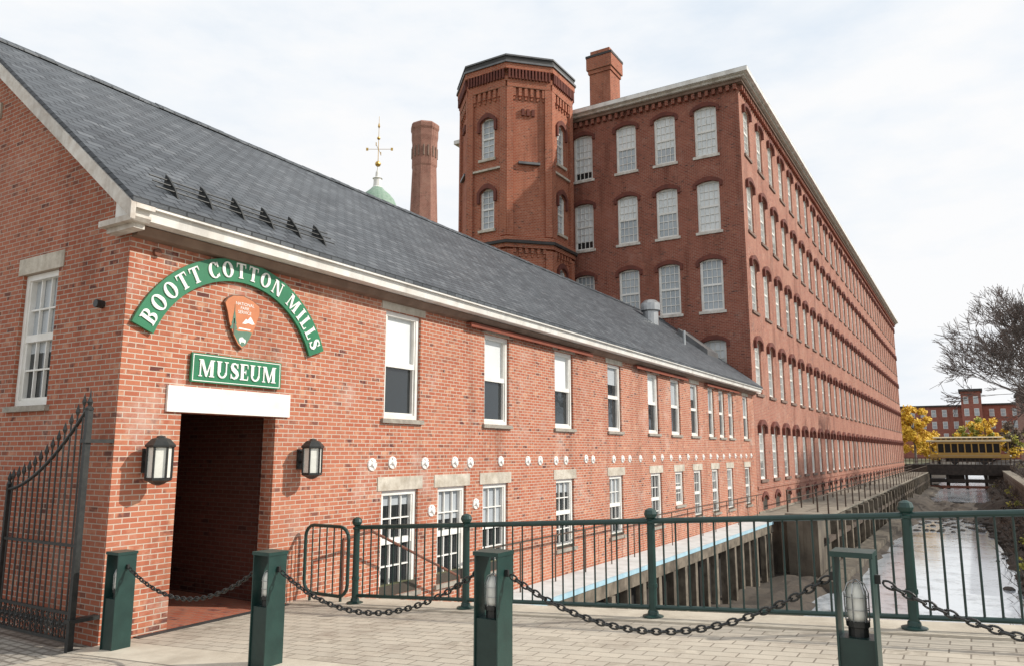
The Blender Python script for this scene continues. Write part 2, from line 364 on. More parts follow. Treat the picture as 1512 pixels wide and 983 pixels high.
while yy<y1-.3:
    d=random.uniform(-.008,.008)
    mb.extr([(RX-.14,yy,RZ-.085+d),(RX,yy,RZ+.02+d),(RX+.14,yy,RZ-.085+d),(RX+.14,yy,RZ-.06+d),(RX,yy,RZ+.045+d),(RX-.14,yy,RZ-.06+d)],(0,.295,0),'slate');yy+=.3
mb.obj("ridge_cap",mus,kind="stuff")
mb=MB()
mb.extr([(-8.28,GYM-.22,4.46),(-8.1,GYM-.22,4.42),(-7.93,GYM-.22,4.42),(-7.90,GYM-.22,4.61),(-8.0,GYM-.22,4.645),(-8.28,GYM-.22,4.645)],(0,YE-GYM+.22,0),'fascia_white')
mb.box(-7.90,-7.86,GYM-.23,YE,4.55,4.595,'fascia_white')
mb.obj("white_gutter_fascia",mus)
mb=MB();mb.extr([(-8.297,GYM+.01,4.30),(-8.20,GYM+.01,4.32),(-8.13,GYM+.01,4.418),(-8.297,GYM+.01,4.418)],(0,YE-GYM-.02,0),'brown_trim');mb.obj("eave_moulding",mus)
mb=MB();mb.extr([(-8.58,4.98,4.39),(-7.93,4.98,4.39),(-7.89,4.98,4.43),(-7.89,4.98,4.46),(-8.58,4.98,4.46)],(0,-.22,0),'old_white')
mb.box(-8.54,-8.0,4.84,4.975,4.33,4.388,'old_white')
mb.obj("cornice_return",mus)
mb=MB()
for sgn in (1,-1):
    def P(d,z): return (RX+sgn*d,4.70,z)
    dE=EX-RX
    mb.extr([P(0,RZ-.075),P(dE,EZ-.075),P(dE,EZ-.27),P(0,RZ-.27)],(0,.06,0),'old_white')
    mb.extr([(RX+sgn*0,4.762,RZ-.075),(RX+sgn*dE,4.762,EZ-.075),(RX+sgn*dE,4.762,EZ-.13),(RX,4.762,RZ-.13)],(0,.235,0),'old_white')
    mb.extr([(RX,4.93,RZ-.131),(RX+sgn*(dE-.3),4.93,EZ+.1),(RX+sgn*(dE-.3),4.93,EZ-.10),(RX,4.93,RZ-.33)],(0,.068,0),'old_white')
mb.obj("rake_board",mus)
def museum_window(T,u,w,z0,z1,cols,rows,blind,bk='shade',lint=True):
    o=T(u,0,z0)
    wn=place(None,"window",o,mus)
    def TT(a,b,c): return T(u+a,b,z0+c)
    h=z1-z0
    mb=MB(TT);f_frame(mb,w-.01,h-.005,cols,rows);mb.obj("frame",wn)
    mb=MB(TT);f_glass(mb,w,h,blind,bk);mb.obj("glass",wn)
    mb=MB(TT);mb.box(-w/2-.07,w/2+.07,-.14,.055,-.075,-.003,'sill_stone');mb.obj("sill",wn)
    if lint:
        mb=MB(TT);mb.box(-w/2-.11,w/2+.11,-.1,.012,h+.003,h+.225,'stone');mb.obj("lintel",wn)
F=TX(FX)
for i,(y,w) in enumerate(zip(up,upw)):
    museum_window(F,y,w,2.35,4.17,1,1,[.46,.5,.5,.3,.5,.5,.3,.5,.2,.5,.5][i],'blind' if i in (0,1,2,4) else 'shade')
for i,(y,w,a,b_) in enumerate(lo): museum_window(F,y,w,a,b_,3,4 if b_-a>1.2 else 3,[.15,.35,.5,.2,.5,0,.4,0,.3,.5,0][i])
museum_window(TY(GYM),-10.26,.88,2.38,4.12,3,4,.6)
mb=MB(TY(GYM));mb.box(-13.0,-11.8,-.05,.03,6.62,6.86,'stone');mb.box(-12.9,-11.9,-.05,.015,5.6,6.618,'white_paint');mb.box(-12.8,-12.0,.016,.02,5.7,6.5,'glass_dark');mb.obj("attic_window",mus)
mb=MB(F);mb.box(5.60,7.52,-.2,.035,2.283,2.60,'white_paint');mb.obj("entrance_lintel",mus)
ys=[9.31,9.81,10.69,11.59,12.1,13.2,14.3,14.85,15.6,16.1,17.2,17.6,18.9,19.5,20.0,20.8,21.9,22.6]+[23.4+.85*i for i in range(13)]
pts=[(y,1.60+.001*y) for y in ys]+[(10.9,.78),(12.3,.80)]
mb=MB()
mb.lathe((0,0,0),[(.105,0),(.10,.02),(.05,.028),(.03,.055)],14,'plate_white')
for a in range(4):
    t=a*math.pi/2+.4;mb.cyl((.02*math.cos(t),.02*math.sin(t),.03),(.085*math.cos(t),.085*math.sin(t),.027),.005,.005,4,'rust')
mb.v=[(v[2],v[0],v[1]) for v in mb.v]
me=mb.mesh("anchor_plate",(0,0,0))
for y,z in pts: place(me,"anchor_plate",(FX,y,z+random.uniform(-.015,.015)),mus)
for a,b_,z in ((11.9,17.4,4.29),(20.4,25.0,4.285),(27.2,31.6,4.28)):
    mb=MB(F);mb.box(a,b_,.02,.15,z-.03,z-.005,'rust_beam');mb.box(a,b_,.12,.145,z-.09,z-.0305,'rust_beam')
    for i in range(5): 
        y=a+(b_-a)*(i+.5)/5;mb.box(y-.03,y+.03,.015,.115,z-.10,z-.031,'rust')
    mb.obj("steel_beam",mus)
mb=MB();mb.cyl((FX,5.33,4.18),(FX+.05,5.33,4.18),.05,.05,8,'rust');mb.obj("wall_star",mus)
mb=MB();mb.cyl((-8.75,4.99,3.53),(-8.75,4.90,3.53),.05,.05,8,'iron');mb.obj("pipe_stub",mus)
# snow guard
sg=thing("snow_guard",(-8.3,6.7,5.0),"black metal snow guard rails on the slate roof","snow guard")
def roofz(x): return EZ+(EX-x)*sl
for dx,dz in ((-.0,.05),(-.08,.08),(-.16,.11)):
    mb=MB();x=-8.2+dx;mb.cyl((x,5.2,roofz(x)+dz),(x,8.2,roofz(x)+dz),.010,.010,6,'iron');mb.obj("rail",sg)
for i in range(6):
    y=5.45+i*.50
    mb=MB();x=-8.2
    mb.extr([(x+.08,y,roofz(x+.08)),(x-.24,y,roofz(x-.24)),(x-.21,y,roofz(x-.21)+.16),(x-.15,y,roofz(x-.15)+.16),(x-.0,y,roofz(x)+.09)],(0,.025,0),'iron')
    mb.obj("bracket",sg)
vt=MB();vt.lathe((-11.4,30.2,7.25),[(.33,-.3),(.33,.45),(.42,.5),(.42,.8),(.25,.95)],16,'galv')
vt.obj("roof_vent",label="round galvanised metal ventilator on the slate roof",category="roof vent")
vt=MB();vt.cyl((-9.9,30.0,6.0),(-9.9,30.0,6.75),.06,.06,8,'galv');vt.obj("vent_pipe",label="thin galvanised vent pipe on the slate roof",category="vent pipe")
vt=MB();vt.extr([(-10.9,32.2,6.9),(-9.6,32.2,5.9),(-9.6,32.2,6.2),(-10.9,32.2,7.25)],(0,1.6,0),'cap_metal');vt.obj("skylight",label="low dark metal framed skylight on the slate roof",category="skylight")
# ============================================================ SIGNS
def glyph(ch):
    T=.22;t=.08;s=.06;P=[]
    def R(a,b,c,d): P.append([(a,c),(b,c),(b,d),(a,d)])
    def ring(cx,cy,rx,ry,ix,iy,a0,a1,n=14):
        for i in range(n):
            p=a0+(a1-a0)*i/n;q=a0+(a1-a0)*(i+1)/n
            P.append([(cx+rx*math.cos(p),cy+ry*math.sin(p)),(cx+rx*math.cos(q),cy+ry*math.sin(q)),(cx+ix*math.cos(q),cy+iy*math.sin(q)),(cx+ix*math.cos(p),cy+iy*math.sin(p))])
    pi=math.pi
    if ch=='I': R(.08,.08+T,0,1);R(0,.16+T,0,s);R(0,.16+T,1-s,1);w=.16+T
    elif ch=='L':
        R(.07,.07+T,0,1);R(0,.14+T,1-s,1);R(0,.62,0,s+.02);P.append([(.56,s),(.64,s),(.64,.3),(.60,.3)]);w=.64
    elif ch=='T':
        R(.27,.27+T,0,1);R(.19,.35+T,0,s);R(0,.76,1-s-.02,1);P.append([(0,1-s),(.07,1-s),(.03,.70),(0,.70)]);P.append([(.69,1-s),(.76,1-s),(.76,.70),(.73,.70)]);w=.76
    elif ch=='E':
        R(.07,.07+T,0,1);R(0,.6,1-s-.01,1);R(0,.62,0,s+.01);R(.2,.46,.46,.54);P.append([(.56,1-s),(.62,1-s),(.62,.72),(.59,.72)]);P.append([(.57,s),(.64,s),(.64,.28),(.61,.28)]);R(.43,.47,.37,.63);w=.66
    elif ch=='M':
        R(.08,.08+t,0,1);R(.82,.82+T,0,1);R(0,.25,0,s);R(.74,1.12,0,s);R(0,.2,1-s,1);R(.9,1.12,1-s,1)
        P.append([(.08,1),(.30,1),(.62,.12),(.50,.0)]);P.append([(.50,0),(.58,0),(.90,1),(.82,1)]);w=1.14
    elif ch=='N':
        R(.08,.08+t,0,1);R(.72,.72+t,0,1);R(0,.25,0,s);R(.6,.9,1-s,1);R(0,.2,1-s,1)
        P.append([(.08,1),(.32,1),(.805,0),(.60,0)]);w=.9
    elif ch=='U':
        R(.08,.08+T,.34,1);R(.68,.68+t,.34,1);R(0,.16+T,1-s,1);R(.58,.87,1-s,1)
        ring(.42,.34,.34,.35,.20,.25,pi,2*pi);w=.88
    elif ch=='O': ring(.43,.5,.43,.52,.20,.44,0,2*pi,24);w=.86
    elif ch=='C':
        ring(.43,.5,.43,.52,.20,.44,.22*pi,1.78*pi,20);R(.70,.77,.66,.98);R(.70,.76,.06,.28);w=.8
    elif ch=='B':
        R(.07,.07+T,0,1);R(0,.36,0,s);R(0,.36,1-s,1);R(.2,.38,.48,.55)
        ring(.36,.755,.30,.245,.10,.175,-pi/2,pi/2,10);ring(.36,.26,.36,.27,.14,.19,-pi/2,pi/2,10);w=.74
    elif ch=='S':
        c=[(.56,.76),(.50,.90),(.34,.96),(.18,.90),(.14,.76),(.22,.62),(.36,.52),(.50,.41),(.56,.27),(.48,.11),(.32,.04),(.16,.10),(.08,.26)]
        wd=[.03,.04,.05,.08,.11,.13,.14,.13,.11,.08,.05,.04,.03]
        L=[];Rr=[]
        for i,(x,y) in enumerate(c):
            a=c[max(0,i-1)];b=c[min(len(c)-1,i+1)];dx,dy=b[0]-a[0],b[1]-a[1];q=math.hypot(dx,dy);nx,ny=-dy/q,dx/q
            L.append((x+nx*wd[i],y+ny*wd[i]));Rr.append((x-nx*wd[i],y-ny*wd[i]))
        for i in range(len(c)-1): P.append([L[i],L[i+1],Rr[i+1],Rr[i]])
        R(.54,.59,.68,.97);R(.05,.10,.03,.32);w=.64
    return P,w
GS=.96
def put_glyph(mb,ch,H,cu,cz,ang,nn):
    P,w=glyph(ch);k=0
    for p in P:
        q=[]
        for x,y in p:
            X=(x-w/2)*H*GS;Yy=y*H
            q.append((cu+X*math.cos(ang)-Yy*math.sin(ang),cz+X*math.sin(ang)+Yy*math.cos(ang)))
        mb.prism(q,nn,nn+.012+k*.00025,'letter_white');k+=1
sgn=thing("arched_sign",(FX+.05,6.58,3.2),"arched green sign with white lettering fixed to brick wall","sign")
cu,cz,R0,R1=6.58,2.71,1.33,1.63
mb=MB(F);A0,A1=rad(159),rad(21);n=40
for i in range(n):
    a=A0+(A1-A0)*i/n;b_=A0+(A1-A0)*(i+1)/n
    mb.prism([(cu+R0*math.cos(a),cz+R0*math.sin(a)),(cu+R1*math.cos(a),cz+R1*math.sin(a)),(cu+R1*math.cos(b_),cz+R1*math.sin(b_)),(cu+R0*math.cos(b_),cz+R0*math.sin(b_))],.02,.06,'sign_green')
mb.obj("panel",sgn)
mb=MB(F)
txt="BOOTT COTTON MILLS";Hh=.205
ws=[.32 if c==' ' else glyph(c)[1]*GS+.08 for c in txt]
tot=sum(ws)*Hh;Rb=1.38;span=A0-A1-.08;kx=span*Rb/tot
pos=0
for c,w in zip(txt,ws):
    mid=(pos+w/2)*Hh*kx;pos+=w
    a=A0-.04-mid/Rb
    if c!=' ': put_glyph(mb,c,Hh,cu+Rb*math.cos(a),cz+Rb*math.sin(a),a-math.pi/2,.061)
mb.obj("lettering",sgn)
sg2=thing("museum_sign",(FX+.05,6.6,2.66),"rectangular green sign with white serif lettering","sign")
mb=MB(F);mb.box(5.88,7.31,.02,.055,2.665,3.03,'sign_green');mb.obj("panel",sg2)
mb=MB(F)
for a in (5.90,7.28): mb.box(a,a+.010,.0555,.058,2.68,3.015,'letter_white')
for z in (2.68,3.005): mb.box(5.911,7.28,.0555,.058,z,z+.009,'letter_white')
mb.obj("border",sg2)
mb=MB(F)
txt="MUSEUM";Hh=.215;ws=[glyph(c)[1]*GS+.12 for c in txt];tot=sum(ws);kx=1.26/(tot*Hh);pos=0
for c,w in zip(txt,ws):
    put_glyph(mb,c,Hh,5.965+(pos+w/2)*Hh*kx,2.74,0,.056);pos+=w
mb.obj("lettering",sg2)
em=thing("arrowhead_emblem",(FX+.05,6.6,3.16),"brown arrowhead shaped park service emblem on brick wall","emblem")
def AH(sc=1):
    o=[(-.16,.68),(.0,.70),(.16,.655),(.27,.60),(.28,.50),(.235,.36),(.17,.20),(.08,.06),(.02,0),(-.05,.05),(-.13,.17),(-.20,.32),(-.235,.45),(-.28,.57),(-.24,.63)]
    return [(6.6+(x)*sc,3.50+(z-.34)*sc) for x,z in o]
mb=MB(F);mb.prism(AH(1.04),.02,.05,'emblem_dark');mb.prism(AH(1.0),.0505,.06,'emblem_brown');mb.obj("shield",em)
mb=MB(F)
def E(pts,k,lay): mb.prism([(6.6+x,3.16+z) for x,z in pts],.0602,.0608+lay*.0008,k)
E([(-.15,.25),(-.05,.22),(.10,.235),(.17,.225),(.13,.14),(.075,.055),(.02,.02),(-.04,.06),(-.12,.17)],'emblem_green',0)
E([(.0,.33),(.06,.40),(.085,.385),(.13,.44),(.165,.40),(.205,.345),(.16,.335),(.1,.35),(.05,.33)],'letter_white',1)
E([(-.04,.272),(.15,.265),(.13,.25),(-.06,.252)],'letter_white',1)
for i,zz in enumerate((.30,.37,.44,.50)): E([(-.19+i*.018,zz-.06),(-.07-i*.018,zz-.06),(-.13,zz+.07)],'emblem_green',2+i)
E([(-.138,.17),(-.122,.17),(-.122,.44),(-.138,.44)],'emblem_dark',3)
E([(-.04,.11),(-.025,.14),(.015,.15),(.05,.125),(.07,.12),(.07,.09),(.06,.065),(.045,.085),(.0,.085),(-.01,.06),(-.02,.06),(-.025,.085)],'letter_white',2)
mb.obj("picture",em)
for i,(s_,z) in enumerate((("NATIONAL",.60),("PARK",.545),("SERVICE",.49))):
    cu_=bpy.data.curves.new("t",'FONT');cu_.body=s_;cu_.size=.060;cu_.align_x='CENTER';cu_.extrude=.001;cu_.offset=.0
    to=bpy.data.objects.new("t",cu_);COL.objects.link(to)
    bpy.context.view_layer.update()
    me=bpy.data.meshes.new_from_object(to.evaluated_get(bpy.context.evaluated_depsgraph_get()));bpy.data.objects.remove(to)
    me.materials.clear();me.materials.append(MATS['letter_white'])
    ob=place(me,"lettering",(FX+.0625,6.63,3.16+z-.03),em);ob.rotation_euler=(rad(90),0,rad(90))
# ============================================================ WALL LANTERNS
for y in (5.40,7.77):
    L=thing("wall_lantern",(FX+.25,y,1.42),"black hexagonal wall lantern with frosted glass on brick wall","lantern","lanterns beside the entrance")
    c=(FX+.26,y,1.42)
    mb=MB();mb.lathe(c,[(.125,.09),(.125,.43)],6,'lamp_glass');mb.obj("glass",L)
    mb=MB();mb.lathe(c,[(.02,0),(.06,.015),(.10,.04),(.145,.06),(.145,.09)],6,'iron')
    mb.lathe(c,[(.145,.43),(.165,.44),(.165,.46),(.10,.53),(.05,.545),(.045,.56),(.005,.57)],6,'iron')
    for i in range(6):
        t=2*math.pi*i/6;mb.cyl((c[0]+.135*math.cos(t),c[1]+.135*math.sin(t),c[2]+.085),(c[0]+.135*math.cos(t),c[1]+.135*math.sin(t),c[2]+.435),.014,.014,5,'iron')
    mb.obj("frame",L)
    mb=MB();mb.box(FX,FX+.03,y-.055,y+.055,1.56,1.84,'iron');mb.cyl((FX+.02,y,1.66),(FX+.14,y,1.66),.02,.02,8,'iron');mb.cyl((FX+.02,y,1.80),(FX+.13,y,1.80),.014,.014,8,'iron');mb.obj("bracket",L)
# ============================================================ IRON GATE
gt=thing("iron_gate",(-9.1,4.72,-.28),"tall black wrought iron gate with spear points, standing open","gate")
gy=4.72
def gtop(x):
    t=(-8.36-x)/1.6;t=max(0,min(1,t));return 1.36+.95*(1-t)**1.7
mb=MB();mb.box(-8.39,-8.33,gy-.03,gy+.03,-.3,2.26,'iron');mb.lathe((-8.36,gy,2.26),[(.045,0),(.045,.02),(.018,.05),(.032,.09),(.012,.14),(.002,.24)],8,'iron')
mb.obj("hinge_post",gt)
mb=MB();mb.box(-9.95,-9.91,gy-.02,gy+.02,-.22,1.42,'iron');mb.lathe((-9.93,gy,1.42),[(.03,0),(.016,.04),(.026,.07),(.002,.15)],8,'iron');mb.obj("end_post",gt)
mb=MB()
path=[(x_,gy,gtop(x_)) for x_ in [-8.38-1.55*i/16 for i in range(17)]]
mb.tube(path,.020,8,'iron');mb.obj("curved_top_rail",gt)
for z0,z1 in ((-.20,-.165),(.08,.11),(.78,.81)):
    mb=MB();mb.box(-9.9,-8.4,gy-.015,gy+.015,z0,z1,'iron');mb.obj("rail",gt)
for i in range(13):
    mb=MB();x_=-8.47-i*.115;zt=gtop(x_)+.13
    mb.cyl((x_,gy,-.165),(x_,gy,zt),.010,.010,6,'iron');mb.lathe((x_,gy,zt),[(.012,-.02),(.028,.02),(.002,.11)],4,'iron');mb.obj("bar",gt)
mb=MB()
for i in range(13):
    x_=-8.50-i*.108
    for r,z in ((.055,-.03),(.03,-.03),(.035,.055),(.04,-.12)):
        pp=[(x_+r*math.cos(t*.6),gy,z+r*math.sin(t*.6)) for t in range(11)];mb.tube(pp,.007,4,'iron')
    mb.ball((x_,gy,-.03),.018,'iron',6)
mb.obj("scrollwork",gt,kind="stuff")
for z in (.0,1.9):
    mb=MB();mb.box(-8.41,-8.305,gy-.05,gy+.28,z,z+.04,'iron');mb.obj("hinge",gt)
g2=thing("iron_gate",(-10.8,4.6,-.28),"second black iron gate leaf with spear points","gate")
for i in range(14):
    mb=MB();x_=-10.08-i*.12;mb.cyl((x_,4.6,-.2),(x_,4.6,1.5),.010,.010,6,'iron');mb.lathe((x_,4.6,1.5),[(.012,-.02),(.028,.02),(.002,.11)],4,'iron');mb.obj("bar",g2)
for z in (1.36,-.2,.78):
    mb=MB();mb.box(-11.8,-10.0,4.585,4.615,z,z+.03,'iron');mb.obj("rail",g2)
# ============================================================ BOLLARDS + CHAINS
BX=[-7.92,-5.62,-3.18,-.66,1.85];BY=4.96
def bollard(x):
    z=zg(x)
    B=thing("bollard",(x,BY,z),"dark green square steel bollard with caged lamp inside","bollard","bollards linked by chain")
    a=.105
    mb=MB();mb.box(x-a,x-a+.012,BY-a,BY+a,z,z+.97,'green_paint');mb.box(x+a-.012,x+a,BY-a,BY+a,z,z+.97,'green_paint')
    mb.box(x-a+.0125,x+a-.0125,BY-a+.012,BY+a-.012,z,z+.52,'green_dark')
    mb.box(x-a-.008,x+a+.008,BY-a-.008,BY+a+.008,z+.97,z+1.0,'green_paint')
    mb.obj("post",B)
    mb=MB();c=(x,BY,z+.52)
    mb.lathe(c,[(.055,0),(.055,.05),(.065,.055),(.065,.085)],14,'iron');mb.obj("lamp_base",B)
    mb=MB();mb.lathe(c,[(.050,.086),(.056,.12),(.054,.25),(.035,.29),(.005,.30)],14,'lamp_glass');mb.obj("lamp_glass",B,smooth=True)
    mb=MB()
    for i in range(6):
        t=2*math.pi*i/6+.3
        pp=[(c[0]+r*math.cos(t),c[1]+r*math.sin(t),c[2]+h) for r,h in ((.064,.085),(.066,.24),(.045,.295),(.005,.315))];mb.tube(pp,.0035,4,'galv')
    for h in (.15,.22):
        pp=[(c[0]+.066*math.cos(t*math.pi/8),c[1]+.066*math.sin(t*math.pi/8),c[2]+h) for t in range(17)];mb.tube(pp,.0032,4,'galv')
    mb.obj("lamp_cage",B)
    for s_ in (-1,1):
        mb=MB();mb.box(x+a+.001 if s_>0 else x-a-.03,x+a+.03 if s_>0 else x-a-.001,BY-.012,BY+.012,z+.82,z+.87,'iron');mb.obj("chain_lug",B)
for x in BX: bollard(x)
def link(mb,c,d,flip,L=.037,W=.0185,r=.0072):
    d=d.normalized();side=Vector((0,1,0)) if flip else d.cross(Vector((0,1,0))).normalized()
    pts=[c+d*(L*math.cos(2*math.pi*i/10))+side*(W*math.sin(2*math.pi*i/10)) for i in range(10)]
    for i in range(10): mb.cyl(pts[i],pts[(i+1)%10],r,r,5,'iron',caps=False)
for i in range(len(BX)-1):
    xa,xb=BX[i]+.135,BX[i+1]-.135;za,zb=zg(BX[i])+.84,zg(BX[i+1])+.84
    sag=[.30,.34,.36,.34][i]
    mb=MB();N=400
    f=lambda t:Vector((xa+(xb-xa)*t,BY+.0,za+(zb-za)*t-sag*4*t*(1-t)))
    last=f(0);acc=0;k=0
    for j in range(1,N+1):
        q=f(j/N);acc+=(q-last).length;last=q
        if acc>.050: 
            acc=0;link(mb,q,f(min(1,(j+1)/N))-f((j-1)/N),k%2);k+=1
    mb.obj("chain",label="black steel chain hanging between two green bollards",category="chain",group="chains between the bollards",smooth=True)
# ============================================================ RAILING
RY=7.82
PX=[-7.2,-5.41,-3.02,-.58,1.85]
rl=thing("metal_railing",(-2.7,RY,0),"dark green steel railing with ball topped posts beside canal","railing")
for x in PX:
    z=zg(x)+.02
    mb=MB();mb.lathe((x,RY,z),[(.11,0),(.11,.015),(.06,.03),(.055,.06),(.045,.07),(.042,.95),(.055,.96),(.055,.98),(.035,.99),(.035,1.0),(.058,1.02),(.07,1.055),(.058,1.095),(.02,1.115)],14,'green_paint')
    mb.cyl((x,RY,z+.30),(x,RY,z+.34),.052,.052,12,'green_paint')
    mb.obj("post",rl)
for a,b_ in zip(PX,PX[1:]):
    za,zb=zg(a)+.02,zg(b_)+.02
    mb=MB();mb.cyl((a,RY,za+.98),(b_,RY,zb+.98),.030,.030,10,'green_paint');mb.obj("top_rail",rl)
    mb=MB();mb.cyl((a,RY,za+.10),(b_,RY,zb+.10),.024,.024,8,'green_paint');mb.obj("bottom_rail",rl)
    n=max(3,int(round((b_-a)/.132)))
    for i in range(1,n):
        mb=MB();x=a+(b_-a)*i/n;z=zg(x)+.02;mb.cyl((x,RY,z+.10),(x,RY,z+.97),.0105,.0105,6,'green_dark',caps=False);mb.obj("baluster",rl)
r2=thing("railing_panel",(-7.75,7.86,-.25),"short green railing panel with rounded corners against brick wall","railing")
mb=MB();z=-.22;x0,x1,y_=-8.22,-7.40,7.88
def rr(x0,x1,z0,z1,r):
    P=[]
    for cx_,cz_,a in ((x1-r,z1-r,0),(x0+r,z1-r,90),(x0+r,z0+r,180),(x1-r,z0+r,270)):
        for i in range(5): P.append((cx_+r*math.cos(rad(a+i*22.5)),y_,cz_+r*math.sin(rad(a+i*22.5))))
    return P+[P[0]]
mb.tube(rr(x0,x1,z+.08,z+1.0,.16),.024,8,'green_paint')
mb.obj("frame",r2)
for i in range(1,6):
    mb=MB();x=x0+(x1-x0)*i/6;mb.cyl((x,y_,z+.1),(x,y_,z+.98),.010,.010,6,'green_dark');mb.obj("baluster",r2)
for x in (x0+.12,x1-.12):
    mb=MB();mb.cyl((x,y_,z-.04),(x,y_,z+.1),.02,.02,6,'green_dark');mb.obj("foot",r2)
hr=MB();hr.tube([(-7.9,8.3,-1.2),(-7.9,8.3,.55),(-7.9,8.9,.62),(-7.9,11.2,-.35),(-7.9,11.2,-.9)],.022,8,'rust')
hr.obj("handrail",label="rusty pipe handrail going down beside brick wall",category="handrail")
# ============================================================ WALKWAY, TRESTLE, RETAINING WALLS
WX=-7.1;WZ=-.98
wk=thing("timber_walkway",(-7.6,20,-1.0),"narrow pale walkway with blue edge on timber trestle","walkway")
mb=MB();mb.box(-8.27,WX-.06,8.3,31.8,WZ-.08,WZ,'deck_pale');mb.obj("deck",wk)
mb=MB();mb.box(WX-.055,WX,8.3,31.8,WZ-.07,WZ+.025,'blue_edge');mb.obj("edge_strip",wk)
mb=MB();mb.box(WX-.2,WX-.02,8.3,31.8,WZ-.36,WZ-.081,'timber');mb.obj("beam",wk)
y=8.9
while y<31.5:
    mb=MB();j=random.uniform(-.05,.05);mb.box(WX-.2+j,WX+j,y-.1,y+.1,-3.5,WZ-.365,'timber' );mb.obj("trestle_post",wk);y+=1.02+random.uniform(-.06,.06)
mb=MB();mb.box(-8.2,-7.7,8.2,34,-3.45,-1.4,'interior_dark');mb.obj("under_deck_shade",wk)  # near-black box standing in for the darkness under the deck
for y in [12+1.5*i for i in range(15)]:
    mb=MB();mb.box(-8.02,-8.0,y-.015,y+.015,WZ,-.02,'timber_brown');mb.obj("rail_post",wk)
mb=MB();mb.box(-8.03,-7.99,12,34,-.019,.01,'timber_brown');mb.obj("inner_rail",wk)
rw=thing("retaining_wall",(-5.5,75,-3.4),"long weathered concrete canal retaining wall","retaining wall")
mb=MB();mb.box(-8.28,-5.6,33.0,118.5,-3.5,-.95,'dirty_concrete');mb.obj("wall",rw)
mb=MB();mb.box(-8.28,-5.52,32.9,118.5,-.949,-.87,'stained_cap');mb.obj("coping",rw)
y=36
while y<116:
    mb=MB();mb.box(-5.60,-5.34,y-.16,y+.16,-3.5,-1.0,'timber');mb.obj("timber_fender",rw);y+=2.3
mb=MB();mb.box(-5.60,-5.40,34,118,-1.9,-1.7,'timber_brown');mb.obj("waling",rw)
ab=thing("concrete_abutment",(-5.8,31,-3.4),"square weathered concrete block rising from the canal","abutment")
mb=MB();mb.box(-6.6,-5.45,31.85,32.88,-3.5,-.72,'dirty_concrete');mb.obj("block",ab)
mb=MB();mb.box(-6.65,-5.4,31.8,32.89,-.718,-.60,'stained_cap');mb.obj("cap",ab)
lw=MB();lw.box(-5.3,-4.5,30,118,-3.5,-2.8,'dirty_concrete');lw.obj("canal_ledge",label="low weathered masonry ledge along canal wall",category="ledge")
sw=thing("stone_wall",(3.3,75,-3.0),"dark rubble stone retaining wall along canal bank","retaining wall")
mb=MB();mb.box(2.9,3.6,34,117.4,-3.4,-.75,'rubble_stone');mb.obj("wall",sw)
mb=MB();mb.box(2.84,3.7,34,117.4,-.749,-.58,'stained_cap');mb.obj("coping",sw)
def long_rail(x,y0,y1,step,zt,zs,k,lab):
    t=thing("walkway_railing",(x,(y0+y1)/2,-.85),lab,"railing")
    for z in zs:
        mb=MB();mb.box(x-.015,x+.015,y0,y1,z,z+.04,k);mb.obj("rail",t)
    y=y0+.1
    while y<y1:
        mb=MB();mb.box(x-.04,x+.02,y-.03,y+.03,-.87,zt,k);mb.obj("post",t);y+=step
long_rail(-5.65,33.2,118,2.6,.05,(-.05,),'timber_brown',"weathered brown railing along top of canal wall")
long_rail(-7.4,36,116,3.2,.12,(.05,-.35),'timber_brown',"brown timber railing beside tall brick mill")
# ============================================================ MILL
mill=thing("tall_brick_mill",(-15,75,-.8),"five storey red brick textile mill with rows of arched windows","building")
MY1=116.4;MX0=-24;ZT=19.25
tops=[18.45,14.65,10.8,6.95,3.07];WH=2.5
NB=32;bay=(MY1-GY)/NB
fy=[GY+bay*(i+.5) for i in range(NB)]
ww=1.12
holes=[(y-ww/2,y+ww/2,t-WH,t) for y in fy for t in tops]+[(y-.42,y+.42,-.78,-.12) for y in fy]
mb=MB(TX(FX));wall_holes(mb,GY,MY1,-1.0,ZT,holes,.2,'mill_brick')
gx=[-9.95,-12.02,-14.1,-16.55]
GW=1.1
gh=[(x-GW/2,x+GW/2,t-WH,t) for x in gx for t in tops[:4]]
mb.T=TY(GY);wall_holes(mb,MX0,FX,-1.0,ZT,gh,.2,'mill_brick_shaded')
mb.T=None
mb.poly([(FX,MY1,-1),(MX0,MY1,-1),(MX0,MY1,ZT),(FX,MY1,ZT)],'mill_brick');mb.poly([(MX0,GY,-1),(MX0,MY1,-1),(MX0,MY1,ZT),(MX0,GY,ZT)],'mill_brick')
mb.obj("wall",mill)
mb=MB();c=.60
mb.box(MX0-c,FX+c,GY-c,MY1+c,19.52,19.73,'fascia_white')
mb.box(MX0-.4,FX+.4,GY-.4,MY1+.4,19.38,19.519,'old_white')
mb.box(MX0-.25,FX+.25,GY-.25,MY1+.25,19.2,19.379,'brown_trim')
mb.obj("cornice",mill)
mb=MB();mb.poly([(MX0-.6,GY-.6,19.74),(FX+.6,GY-.6,19.74),(FX-7,GY+6,20.6),(FX-7,MY1-6,20.6),(MX0-.6,MY1+.6,19.74)],'cap_dark')
mb.poly([(FX+.6,GY-.6,19.74),(FX+.6,MY1+.6,19.74),(FX-7,MY1-6,20.6),(FX-7,GY+6,20.6)],'cap_dark');mb.obj("roof",mill)
mb=MB();x=MX0+.2
while x<FX+.1: mb.box(x,x+.16,GY-.18,GY-.002,18.92,19.198,'mill_brick_shaded');x+=.34
y=GY+.1
while y<MY1: mb.box(FX+.002,FX+.18,y,y+.16,18.92,19.198,'mill_brick_shaded');y+=.34
mb.obj("corbel_course",mill,kind="stuff")
